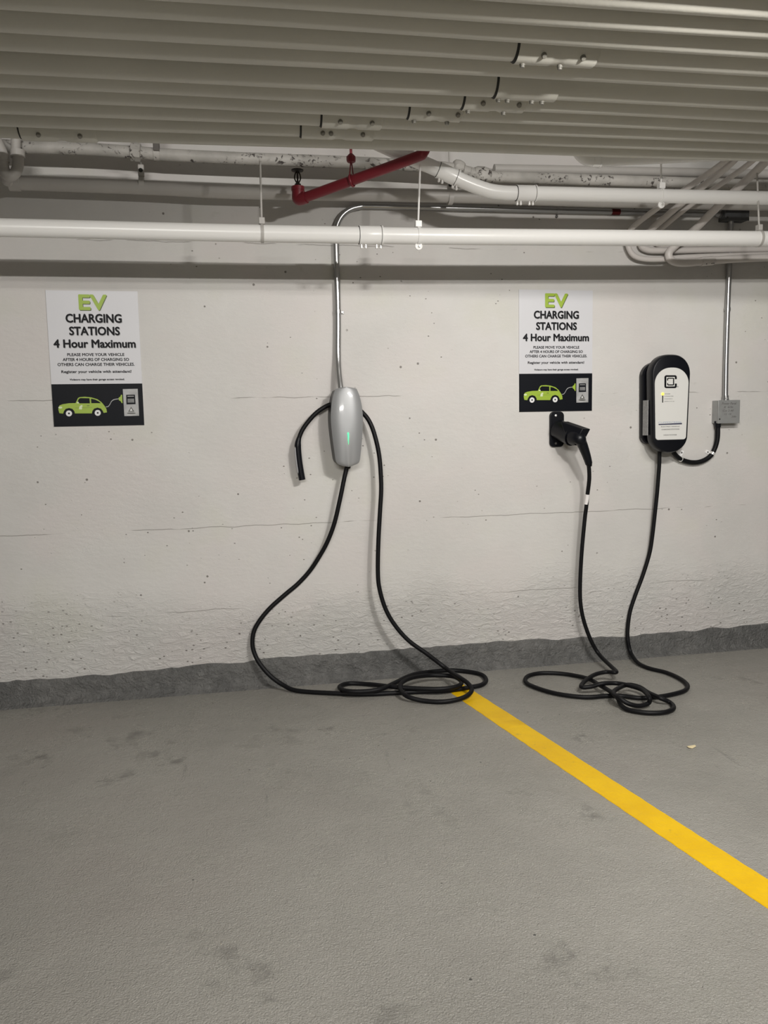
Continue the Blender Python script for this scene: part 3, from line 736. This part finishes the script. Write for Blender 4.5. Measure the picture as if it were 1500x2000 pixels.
# ================================================================== SIGNS
def make_sign(X, Z, W, H):
    """poster on the wall; layout given in poster units read off the print"""
    root = thing('charging_sign', (X, 0, Z), '', 'sign', 'charging station signs')
    def q(zx, zy):
        v = (zy-119)/(1888-119-10)
        u = (zx-(80+70*v))/1186.0
        zz = Z+H*(1-((zy-119+16*u*max(0, v))/1769.0))
        return (X+W*u, zz)
    def T(name, s, zx0, zx1, zy0, zy1, mt, y=-0.0042, bold=0.02, parent=None):
        v = ((zy0+zy1)/2-119)/1759.0
        xl = 80+70*v
        x0 = X+W*(zx0-xl)/1186; x1 = X+W*(zx1-xl)/1186
        um = ((zx0+zx1)/2-xl)/1186
        z1 = Z+H*(1-(zy0-119+16*um*v)/1769); z0 = Z+H*(1-(zy1-119+16*um*v)/1769)
        return obj(name, text_bm(s, x0, x1, z0, z1, y, bold, 0.0003), mt, parent or root, smooth=False)
    bm = nb(); box(bm, (X, -0.0035, Z), (X+W, 0.0, Z+H)); sheet = obj('sheet', bm, PAPER, root, smooth=False)
    T('headline_shadow', 'EV', 517, 866, 184, 372, GREEND, -0.0040, 0.045, sheet)
    T('headline', 'EV', 508, 858, 175, 362, GREEN, -0.0046, 0.045, sheet)
    for s, x0, x1, y0, y1 in (('CHARGING', 333, 1050, 420, 528), ('STATIONS', 376, 1024, 585, 690), ('4 Hour Maximum', 172, 1230, 750, 852)):
        T('lettering_shadow', s, x0+5, x1+6, y0+7, y1+8, SHADE, -0.0040, 0.048, sheet)
        T('lettering', s, x0, x1, y0, y1, INK, -0.0046, 0.048, sheet)
    for s, x0, x1, y0, y1 in (('PLEASE MOVE YOUR VEHICLE', 342, 1082, 925, 962), ('AFTER 4 HOURS OF CHARGING SO', 283, 1142, 988, 1026), ('OTHERS CAN CHARGE THEIR VEHICLES.', 215, 1215, 1052, 1090),
                              ('Register your vehicle with attendant!', 262, 1172, 1148, 1192), ('Violators may have their garage access revoked.', 366, 1082, 1256, 1286)):
        T('small_print', s, x0, x1, y0, y1, INK, -0.0044, 0.035, sheet)
    zt = q(700, 1326)[1]
    bm = nb(); box(bm, (X, -0.0042, Z), (X+W, -0.0036, zt)); pn = obj('picture_panel', bm, PANEL, root, smooth=False)
    def poly(name, pts, mt, y):
        bm = nb(); prism(bm, [q(*p) for p in pts], y, y+0.0004); return obj(name, bm, mt, pn, smooth=False)
    def ell(name, cx, cy, rx, ry, mt, y, n=24):
        return poly(name, [(cx+rx*math.cos(2*math.pi*k/n), cy+ry*math.sin(2*math.pi*k/n)) for k in range(n)], mt, y)
    poly('car_body', [(212, 1662), (216, 1632), (228, 1608), (270, 1592), (350, 1580), (436, 1578), (452, 1545), (468, 1512), (490, 1500), (560, 1495), (640, 1503), (720, 1527), (775, 1568), (812, 1615), (836, 1655), (843, 1702), (798, 1708),
                      (790, 1684), (765, 1652), (720, 1638), (675, 1652), (652, 1684), (645, 1714), (425, 1714), (418, 1686), (393, 1654), (350, 1642), (306, 1654), (282, 1686), (272, 1716), (224, 1710)], GREEN, -0.0048)
    poly('car_window', [(452, 1582), (480, 1522), (502, 1512), (618, 1515), (622, 1582)], PANEL, -0.0052)
    poly('car_window', [(640, 1580), (638, 1520), (690, 1532), (738, 1556), (766, 1580)], PANEL, -0.0052)
    poly('car_mirror', [(452, 1582), (456, 1562), (472, 1560), (484, 1582)], GREENL, -0.0055)
    ell('headlight', 238, 1636, 25, 14, GREENL, -0.0052)
    poly('plug_mark', [(478, 1660), (484, 1625), (505, 1606), (524, 1606), (524, 1628), (508, 1632), (522, 1640), (515, 1662)], GREENL, -0.0052)
    poly('door_handle', [(582, 1608), (616, 1608), (616, 1616), (582, 1616)], GREEND, -0.0052)
    poly('side_shadow', [(430, 1638), (650, 1634), (650, 1640), (430, 1646)], mat('sign_mid_green', (0.20, 0.29, 0.02), 0.45), -0.0050)
    for wx, wy in ((348, 1714), (722, 1708)):
        ell('wheel', wx, wy, 62, 60, PANEL, -0.0050); ell('hubcap', wx, wy, 40, 39, PWHITE, -0.0054); ell('wheel_centre', wx, wy, 12, 12, INK, -0.0058, 12)
    cp = smooth([Vector((x, y, 0)) for x, y in ((828, 1630), (860, 1622), (885, 1590), (905, 1555), (940, 1532), (1002, 1522))], 4)
    poly('charge_lead', [(p.x-1, p.y-4) for p in cp]+[(p.x+3, p.y+5) for p in reversed(cp)], PGREY, -0.0046)
    poly('plug', [(1000, 1508), (1024, 1492), (1030, 1470), (1046, 1470), (1050, 1580), (1040, 1580), (1026, 1556), (1002, 1540)], GREEN, -0.0048)
    poly('station', [(1056, 1395), (1254, 1391), (1268, 1748), (1072, 1752)], PGREY, -0.0050)
    poly('station_screen', [(1100, 1470), (1216, 1468), (1224, 1594), (1102, 1597)], PANEL, -0.0054)
    for y0, x0, x1 in ((1490, 1116, 1202), (1530, 1118, 1205), (1548, 1118, 1206), (1566, 1118, 1207)):
        poly('screen_line', [(x0, y0-5), (x1, y0-6), (x1, y0+3), (x0, y0+4)], PGREY, -0.0058)
    poly('warning_triangle', [(1163, 1628), (1208, 1694), (1122, 1696)], PGREYD, -0.0054)
    poly('triangle_core', [(1163, 1650), (1182, 1682), (1146, 1683)], PWHITE, -0.0058)
    ell('station_foot', 1165, 1714, 60, 10, PGREYD, -0.0054)
    return root
SW, SH = 0.398, 0.610
sg1 = make_sign(-0.7725, 1.2985, SW, SH)
sg1['label'] = 'white charging-stations sign with green car picture on the left part of the wall'
def copy_tree(o, parent=None):
    c = o.copy(); COL.objects.link(c)
    if parent: c.parent = parent
    for ch in list(o.children): copy_tree(ch, c)
    return c
sg2 = copy_tree(sg1)
sg2.location = (1.4700, 0, 1.3300)
sg2['label'] = 'white charging-stations sign with green car picture above the black plug holster'

# ================================================================== SILVER CHARGER
tb = at(679.5, 912, 0.115)
TX, TZ = tb.x, tb.z
tc_ = thing('wall_charger', (TX, 0, TZ), 'silver tapered wall charger with green light and a long black cable', 'charger')
outl = [(0.0, 0.000), (0.04, 0.009), (0.054, 0.018), (0.059, 0.034), (0.066, 0.09), (0.072, 0.146), (0.0768, 0.205), (0.077, 0.25), (0.073, 0.294), (0.0635, 0.339), (0.054, 0.366), (0.045, 0.3745), (0.0, 0.3785)]
def hw_of(z):
    for (w0, z0), (w1, z1) in zip(outl, outl[1:]):
        if z0 <= z <= z1: return w0+(w1-w0)*(z-z0)/(z1-z0+1e-9)
    return 0
zs = [0.0012, 0.004, 0.009, 0.0135, 0.018, 0.026]+[0.034+i*0.0128 for i in range(26)]+[0.3695, 0.3735, 0.376, 0.378]
# smooth the width profile a little
hws = [hw_of(z) for z in zs]
for _ in range(2):
    hws = [hws[0]]+[(hws[i-1]+2*hws[i]+hws[i+1])/4 for i in range(1, len(hws)-1)]+[hws[-1]]
bm = nb(); NC = 25; grid = []
for z, h in zip(zs, hws):
    tz = z/0.3785
    crown = 0.122+0.026*math.sin(math.pi*min(1, max(0, tz*0.90+0.06)))**0.6
    edge = 0.117+0.006*math.sin(math.pi*tz)
    row = []
    for j in range(NC):
        s = -1+2*j/(NC-1)
        s = math.copysign(abs(s)**0.8, s)
        bul = (1-abs(s)**2.6)
        # soft central keel in the lower half
        keel = 0.004*max(0, 1-abs(s)/0.28)*max(0, min(1, (0.55-tz)/0.3))
        row.append(bm.verts.new((TX+s*h, -(edge+(crown-edge)*bul+keel), TZ+z)))
    grid.append(row)
for a, b in zip(grid, grid[1:]):
    for j in range(NC-1): bm.faces.new((a[j], a[j+1], b[j+1], b[j]))
# rim back to the black body
loop = [grid[0][j] for j in range(NC)]+[r[-1] for r in grid[1:]]+[grid[-1][j] for j in range(NC-2, -1, -1)]+[r[0] for r in grid[-2:0:-1]]
back = [bm.verts.new((TX+(v.co.x-TX)*0.985, -0.113, TZ+0.19+(v.co.z-TZ-0.19)*0.99)) for v in loop]
n = len(loop)
for k in range(n): bm.faces.new((loop[k], loop[(k+1) % n], back[(k+1) % n], back[k]))
bm.faces.new(back)
cover = obj('front_cover', bm, SILVER, tc_, angle=50)
bm = nb(); pts = [(TX+0.982*w_, TZ+0.19+0.975*(z-0.19)) for z, w_ in zip(zs, hws)]+[(TX-0.982*w_, TZ+0.19+0.975*(z-0.19)) for z, w_ in reversed(list(zip(zs, hws)))]
prism(bm, pts, 0.0, -0.1135); obj('back_body', bm, BLACK, tc_, angle=30)
# status light, a narrow drop
p0 = at(680.8, 845.5, 0.143); p1 = at(680.3, 868, 0.143)
yl_ = -0.149
bm = nb(); prism(bm, [(TX+0.0+dx, z) for dx, z in ((-0.0036, p0.z), (0, p0.z+0.003), (0.0036, p0.z), (0.0030, p0.z-0.012), (0.0016, p0.z-0.032), (0.0003, p1.z), (-0.0003, p1.z), (-0.0016, p0.z-0.032), (-0.0030, p0.z-0.012))], yl_-0.0035, yl_+0.006)
obj('status_light', bm, LEDG, cover, smooth=False)

# cable of the silver charger: out of its foot, coiled on the floor, back over the body to the plug
RC_ = 0.0108
def Z6(zx, zy): return (460+zx/2.885, 1180+zy/2.885)
def F6(zx, zy, z): return flo(*Z6(zx, zy), z)
path = [at(679, 905, 0.065), at(677, 914, 0.066), at(672, 936, 0.068), at(664, 975, 0.068), at(653, 1022, 0.06), at(639, 1059, 0.048), at(623, 1088, 0.034), at(605, 1115, 0.022), at(582, 1140, 0.016), at(557, 1161, 0.015), at(528, 1187, 0.016), at(508, 1211, 0.018), at(496, 1233, 0.022), at(493, 1256, 0.028), at(497, 1276, 0.036), at(508, 1297, 0.05), at(528, 1320, 0.07), at(553, 1338, 0.10)]
z1, z2, z3 = 0.0125, 0.033, 0.053
path += [F6(350, 488, z1), F6(560, 502, z1), F6(740, 507, z1), F6(900, 500, z1), F6(1050, 493, z1), F6(1200, 487, z1), F6(1310, 470, z1), F6(1385, 455, z1), F6(1412, 427, z1), F6(1375, 393, z1), F6(1245, 374, z1),
         F6(1130, 378, z1+.006), F6(1000, 398, z2), F6(905, 440, z2+.005), F6(820, 478, z2+.004), F6(720, 492, z2), F6(620, 488, z2), F6(586, 466, z2-.01), F6(640, 447, z1), F6(760, 452, z1), F6(870, 464, z2), F6(990, 473, z2), F6(1150, 478, z2), F6(1250, 463, z2), F6(1272, 435, z2+.004), F6(1220, 406, z2), F6(1100, 401, z2+.004),
         F6(1000, 413, z3), F6(940, 440, z3), F6(928, 475, z2+.008), F6(965, 518, z2-.006), F6(1060, 544, z1), F6(1180, 549, z1), F6(1285, 526, z1+.006), F6(1330, 488, z2), F6(1310, 447, z3), F6(1255, 408, z3+.018)]
path += [at(872, 1306, 0.165), at(834, 1277, 0.135), at(798, 1251, 0.118), at(770.6, 1220, 0.105), at(752.5, 1188, 0.098), at(741, 1149, 0.094), at(738, 1115, 0.092), at(739, 1059, 0.090), at(742, 1002, 0.088), at(744.5, 957, 0.085), at(743.5, 923, 0.082), at(741, 893, 0.078), at(736, 866, 0.074), at(728, 838, 0.068), at(719, 819, 0.06), at(708, 806, 0.05), at(690, 790, 0.042), at(665, 785, 0.042), at(645, 790, 0.044), at(630, 797.5, 0.048), at(616, 808, 0.05), at(602, 823.5, 0.05), at(591, 839, 0.05), at(584.5, 854, 0.05), at(581.5, 866, 0.05)]
bm = nb(); tube(bm, smooth(path, 6), RC_, 14); cab = obj('cable', bm, RUBBER, tc_)
hpz = [at(584, 855, 0.05), at(581.8, 866, 0.05), at(582, 880, 0.05), at(584, 900, 0.05), at(587, 920, 0.05), at(590, 936, 0.05)]
bm = nb(); hs = smooth(hpz, 4); tube(bm, hs, [0.0112+0.0048*min(1, i/5) for i in range(len(hs))], 18); pl = obj('connector', bm, BLACK, tc_)
bm = nb(); hs2 = [p+Vector((-0.0135, -0.008, 0)) for p in hs[6:18]]; tube(bm, hs2, [0.001]+[0.0042]*(len(hs2)-2)+[0.001], 8); obj('button_strip', bm, mat('grey_strip', (0.33, 0.33, 0.34), 0.4), pl)
bm = nb(); lathe(bm, hs[-1], hs[-1]-hs[-2], [(-0.001, 0.0163), (0.003, 0.0163), (0.003, 0.012), (-0.004, 0.011)], 18); obj('nose_ring', bm, GLOSSB, pl)
bm = nb(); lathe(bm, at(679, 914, 0.065)-Vector((0, 0, 0.004)), (0, 0, 1), [(0, 0.0115), (0.006, 0.015), (0.02, 0.015)], 18); obj('cable_gland', bm, GLOSSB, tc_)

# ================================================================== PLUG HOLSTER
hc = at(1086, 838.5, 0.0)
def rrect(cx, cz, hw, hh, r, n=6):
    out = []
    for sx, sz, a0 in ((1, 1, 0), (-1, 1, 90), (-1, -1, 180), (1, -1, 270)):
        for k in range(n+1):
            a = math.radians(a0+90*k/n)
            out.append((cx+sx*(hw-r)+r*math.cos(a), cz+sz*(hh-r)+r*math.sin(a)))
    return out
ho = thing('plug_holster', (hc.x, 0, hc.z-0.09), 'black wall holster for the charging plug, below the second sign', 'holster')
bm = nb(); prism(bm, rrect(hc.x, hc.z, 0.0385, 0.0905, 0.022), 0, -0.014); pltp = obj('back_plate', bm, BLACK, ho, bevel=0.003)
for py in (811.5, 866):
    c = at(1085.5, py, 0.014)
    bm = nb(); lathe(bm, c+Vector((0, 0.001, 0)), (0, -1, 0), [(0, 0.0062), (0.003, 0.0062), (0.0045, 0.004)], 12); obj('screw', bm, SCREW if py < 840 else INKG, pltp)
# cup and plug share one axis, out of the wall and down to the right
A0 = at(1091, 838.5, 0.022); A1 = at(1119, 852, 0.125)
ax = (A1-A0).normalized(); LA = (A1-A0).length
bm = nb(); lathe(bm, A0, ax, [(0, 0.050), (0.02, 0.049), (LA, 0.051), (LA, 0.046), (LA-0.01, 0.045)], 32); cup = obj('cup', bm, BLACK, ho)
upv = (Vector((0, 0, 1))-ax*ax.z).normalized(); sdv = ax.cross(upv)
for ang in (18, -12, -42):
    a = math.radians(ang)
    d = upv*math.cos(a)-sdv*math.sin(a)*(-1)
    bm = nb(); rod(bm, A0+ax*0.025+d*0.0490, A0+ax*(LA-0.012)+d*0.0505, 0.0022, 8); obj('rib', bm, GLOSSB, cup)

# ================================================================== CHARGER WITH WHITE FACEPLATE
fc = at(1310.5, 789, 0.13)
cc = thing('faceplate_charger', (fc.x, 0, fc.z-0.252), 'black wall charger with white faceplate, square logo and its plug cable', 'charger')
def capsule(cx, cz, hw, top, bot, rt, rb, wb=None, n=10):
    """rounded body outline: elliptical shoulders on top, softer foot"""
    wb = wb or hw; out = []
    for k in range(n+1):
        a = math.pi/2*k/n; out.append((cx+hw-rt[0]+rt[0]*math.cos(a), cz+top-rt[1]+rt[1]*math.sin(a)))
    for k in range(n+1):
        a = math.pi/2+math.pi/2*k/n; out.append((cx-hw+rt[0]+rt[0]*math.cos(a), cz+top-rt[1]+rt[1]*math.sin(a)))
    for k in range(n+1):
        a = math.pi+math.pi/2*k/n; out.append((cx-wb+rb[0]+rb[0]*math.cos(a), cz+bot+rb[1]+rb[1]*math.sin(a)))
    for k in range(n+1):
        a = 1.5*math.pi+math.pi/2*k/n; out.append((cx+wb-rb[0]+rb[0]*math.cos(a), cz+bot+rb[1]+rb[1]*math.sin(a)))
    return out
def stack(bm, layers):
    """loft between outlines of equal length: [(outline, y)]"""
    rings = [[bm.verts.new((x, y, z)) for x, z in ol] for ol, y in layers]
    n = len(rings[0])
    for a, b in zip(rings, rings[1:]):
        for k in range(n): bm.faces.new((a[k], a[(k+1) % n], b[(k+1) % n], b[k]))
    bm.faces.new(rings[0]); bm.faces.new(rings[-1][::-1]); return bm
def scl(ol, f, g=None):
    cx = sum(p[0] for p in ol)/len(ol); cz = sum(p[1] for p in ol)/len(ol); g = g or f
    return [(cx+(x-cx)*f, cz+(z-cz)*g) for x, z in ol]
rear = capsule(fc.x-0.002, fc.z, 0.108, 0.222, -0.205, (0.085, 0.075), (0.04, 0.04), 0.104)
front = capsule(fc.x, fc.z, 0.1085, 0.2515, -0.2515, (0.095, 0.095), (0.10, 0.085), 0.100)
bm = nb(); stack(bm, [(scl(rear, .97, .98), 0), (rear, -0.006), (rear, -0.034), (scl(rear, .95, .975), -0.042)]); obj('rear_housing', bm, BLACK, cc, angle=35)
bm = nb(); stack(bm, [(scl(front, .86, .87), -0.036), (scl(front, .86, .87), -0.058), (scl(front, .96, .97), -0.066), (front, -0.078), (front, -0.112), (scl(front, .985, .992), -0.124), (scl(front, .95, .975), -0.131), (scl(front, .90, .955), -0.133)]); fb = obj('front_housing', bm, BLACK, cc, angle=35)
p_t = at(1310, 718, 0.134).z; p_b = at(1310, 858.7, 0.134).z; pc = (p_t+p_b)/2
plo = capsule(fc.x-0.0005, pc, 0.0945, p_t-pc, p_b-pc, (0.086, 0.080), (0.016, 0.016), 0.086)
bm = nb(); stack(bm, [(plo, -0.131), (plo, -0.1352), (scl(plo, .99, .995), -0.1362)]); fp = obj('faceplate', bm, PLATE, cc, angle=35)
YF = 0.1364
def P3(zx, zy):
    p = at(1270+zx/13.333, 720+zy/13.333, YF); return (p.x, p.z)
def flat(name, pts, mt, y=-0.1364, dep=0.0006, par=None):
    bm = nb(); prism(bm, [P3(*p) for p in pts], y, y-dep); return obj(name, bm, mt, par or fp, smooth=False)
# logo: heavy open square with a thinner one turned inside it
flat('logo_outer', [(690, 275), (640, 275), (640, 215), (420, 215), (415, 465), (640, 462), (640, 388), (690, 388), (690, 470), (672, 500), (640, 508), (410, 508), (380, 495), (368, 465), (368, 215), (385, 185), (415, 172), (650, 172), (680, 185), (690, 215)], INK)
flat('logo_inner', [(437, 310), (437, 262), (450, 243), (470, 238), (600, 238), (622, 255), (622, 420), (602, 438), (465, 438), (443, 425), (437, 378), (462, 378), (468, 410), (590, 410), (594, 400), (594, 268), (588, 262), (470, 264), (464, 275), (464, 310)], INK)
bm = text_bm('R', *[P3(703, 490)[0], P3(738, 490)[0]], P3(703, 490)[1], P3(703, 452)[1], -0.1366, 0); obj('registered_mark', bm, INKG, fp, smooth=False)
flat('indicator_bar', [(312, 700), (338, 700), (334, 885), (310, 885)], INK)
p = at(1294.2, 769.4, YF)
bm = nb(); lathe(bm, p, (0, -1, 0), [(0, 0.0072), (0.003, 0.0070), (0.005, 0.004)], 16); obj('amber_light', bm, LEDY, fp)
def ftext(name, s, x0, x1, y0, y1, mt, bold=0.0):
    a = P3(x0, y1); b = P3(x1, y0)
    obj(name, text_bm(s, a[0], b[0], a[1], b[1], -0.1368, bold, 0.0003), mt, fp, smooth=False)
ftext('indicator_text', 'POWER', 372, 522, 645, 670, INKG)
ftext('indicator_text', 'CONNECTED', 364, 605, 705, 730, INKG)
ftext('indicator_text', 'CHARGING', 364, 580, 776, 796, INKG)
ftext('indicator_text', 'SERVICE', 368, 630, 842, 862, INKG)
ftext('maker_text', 'CLIPPERCREEK', 208, 818, 1372, 1425, INKB)
flat('rule', [(215, 1442), (825, 1415), (825, 1448), (218, 1468)], INKN)
ftext('maker_text', 'ELECTRIC VEHICLE', 282, 762, 1490, 1525, INKG, 0.01)
ftext('maker_text', 'CHARGING STATIONS', 290, 757, 1560, 1600, INKG, 0.01)
ftext('maker_text', 'HIGH POWER', 348, 692, 1708, 1745, INKG, 0.01)
# rating label on the left flank
xl = fc.x-0.108
bm = nb(); box(bm, (fc.x-0.112, -0.098, at(1268, 850, .06).z), (fc.x-0.1075, -0.050, at(1268, 782, .06).z)); obj('rating_label', bm, LABELG, cc, smooth=False)

# supply hose to the small box
RH = 0.0125
hose = [at(1402, 824, 0.032), at(1402, 838, 0.032), at(1401, 858, 0.03), at(1396, 876, 0.024), at(1387, 891, 0.02), at(1370, 901, 0.02), at(1350, 903, 0.02), at(1330, 897, 0.024), at(1318, 887, 0.04), at(1313, 876, 0.055)]
bm = nb(); tube(bm, smooth(hose, 6), RH, 16)
th = thing('supply_hose', hose[5], 'short black curved hose between the switch box and the charger', 'hose')
obj('hose_run', bm, RUBBER, th)
bm = nb(); lathe(bm, hose[0]+Vector((0, 0, 0.004)), (0, 0, -1), [(0, 0.019), (0.012, 0.019), (0.016, 0.017), (0.030, 0.016), (0.036, 0.0125)], 18); obj('gland', bm, BLACK, th)
for (px, py, qx, qy, lab) in ((1329, 896.5, 1331, 884, 0), (1391.5, 886, 1382, 883, 1)):
    c = at(px, py, 0.022); e = at(qx, qy, 0.002)
    d = at(px+5, py+(2.5 if px < 1350 else -8), 0.022)-c
    bm = nb(); lathe(bm, c-d.normalized()*0.007, d, [(0, RH-.002), (0, RH+0.002), (0.014, RH+0.002), (0.014, RH-.002)], 20); s = obj('hose_strap', bm, SCREW, th)
    bm = nb(); dv = (e-c); dv.y = 0; dv.normalize(); sv = Vector((-dv.z, 0, dv.x))
    prism(bm, [((e+dv*a_+sv*b_).x, (e+dv*a_+sv*b_).z) for a_, b_ in ((0.012, 0.009), (0.012, -0.009), (-0.024, -0.009), (-0.024, 0.009))], -0.0005, -0.004); obj('strap_tab', bm, mat('white_strap_tab', (0.82, 0.81, 0.80), 0.4), s, smooth=False)
    bm = nb(); lathe(bm, (e.x, -0.003, e.z), (0, -1, 0), [(0, 0.0045), (0.003, 0.0045)], 10); obj('strap_screw', bm, INKG, s)

# plug cable of this charger: down, coiled on the floor, up to the plug in the holster
RJ = 0.0102
def F7(zx, zy, z): return flo(1000+zx/3.75, 1180+zy/3.75, z)
path = [at(1289, 868, 0.075), at(1288, 884, 0.072), at(1287.5, 908, 0.066), at(1284, 955, 0.055), at(1280.5, 990, 0.046), at(1274, 1048, 0.036), at(1268, 1083, 0.03), at(1255, 1125, 0.024), at(1241, 1162, 0.021), at(1230.5, 1195, 0.020), at(1226, 1228, 0.024), at(1226.5, 1251, 0.032), at(1232, 1275, 0.05)]
path += [F7(920, 428, 0.016), F7(1000, 468, z1), F7(1130, 501, z1), F7(1230, 546, z1), F7(1285, 592, z1), F7(1268, 630, z1), F7(1190, 657, z1), F7(1060, 680, z1), F7(930, 687, z1), F7(800, 672, z1), F7(690, 672, z1), F7(540, 681, z1), F7(350, 660, z1), F7(200, 620, z1), F7(105, 575, z1), F7(112, 530, z1), F7(200, 506, z1), F7(330, 506, z1), F7(450, 521, z1), F7(560, 547, z1+.008),
         F7(640, 592, z2), F7(720, 640, z2+.004), F7(770, 682, z2), F7(800, 740, z1+.004), F7(860, 776, z1), F7(1000, 796, z1), F7(1120, 791, z1), F7(1183, 762, z1), F7(1160, 722, z1), F7(1080, 685, z2), F7(1000, 648, z2), F7(935, 608, z2+.004), F7(850, 590, z2+.008), F7(775, 618, z3), F7(742, 650, z3), F7(780, 682, z3), F7(850, 727, z2), F7(930, 745, z1+.006), F7(998, 726, z1+.01), F7(1006, 685, z3-.004), F7(960, 632, z3), F7(880, 602, z3), F7(770, 580, z3-.004), F7(660, 582, z3), F7(580, 604, z2+.004), F7(508, 606, z2), F7(535, 562, z2+.004), F7(610, 515, z2+.01), F7(690, 497, z2+.014), F7(752, 500, z2+.02)]
path += [flo(1203.5, 1311, 0.045), flo(1194, 1302, 0.040), at(1171, 1279, 0.105), at(1154.7, 1252, 0.085), at(1141, 1215, 0.078), at(1134, 1180, 0.075), at(1133, 1140, 0.075), at(1136, 1080, 0.08), at(1142, 1014, 0.09), at(1145, 990, 0.10), at(1147.6, 964, 0.112), at(1150, 945, 0.125), at(1151, 930, 0.135), at(1150, 912, 0.145), at(1147, 900, 0.15)]
bm = nb(); tube(bm, smooth(path, 6), RJ, 14); jc = obj('plug_cable', bm, RUBBER, cc)
a, b = at(1147.4, 965.5, 0.1114), at(1144.8, 984.5, 0.102)
bm = nb(); lathe(bm, a, b-a, [(0, RJ), (0, RJ+0.0007), ((b-a).length, RJ+0.0007), ((b-a).length, RJ)], 16); obj('white_tape', bm, TAPE, jc)
# plug: barrel in the cup, flared thumb lever, handle bending down to the cable
B0 = A0+ax*(LA-0.03); B1 = at(1131, 857, 0.175)
bm = nb(); body = smooth([B0, A1, B1, at(1136.5, 866, 0.174), at(1142, 880, 0.166), at(1146.5, 893, 0.158), at(1150, 905, 0.150)], 6)
nbp = len(body)
rad = []
for i in range(nbp):
    t_ = i/(nbp-1)
    rad.append(0.044 if t_ < 0.22 else 0.044-(t_-0.22)/0.24*0.018 if t_ < 0.46 else 0.026-(t_-0.46)/0.54*0.008)
tube(bm, body, rad, 20); pg = obj('plug_body', bm, BLACK, cc)
# thumb lever wedge on the upper side
f0 = at(1102, 823, 0.10); f1 = at(1146, 838, 0.20); f2 = at(1137, 855, 0.19); f3 = at(1112, 850, 0.13)
bm = nb(); vs = []
for sgn in (-1, 1):
    o_ = sdv*0.026*sgn
    vs.append([bm.verts.new(p_+o_) for p_ in (f0, f1, f2, f3)])
bm.faces.new(vs[0]); bm.faces.new(vs[1][::-1])
for k in range(4): bm.faces.new((vs[0][k], vs[0][(k+1) % 4], vs[1][(k+1) % 4], vs[1][k]))
lv = obj('thumb_lever', bm, BLACK, pg, bevel=0.004)
bm = nb(); lathe(bm, at(1134.5, 858.5, 0.198), (0, -1, 0), [(0, 0.006), (0.003, 0.005)], 12); obj('pivot_pin', bm, SCREW, pg)
bm = nb(); e_ = body[-1]; dd = (body[-1]-body[-3]).normalized(); lathe(bm, e_-dd*0.018, dd, [(0, 0.0165), (0.004, 0.0185), (0.02, 0.0165), (0.034, 0.0125)], 18); obj('strain_relief', bm, RUBBER, pg)
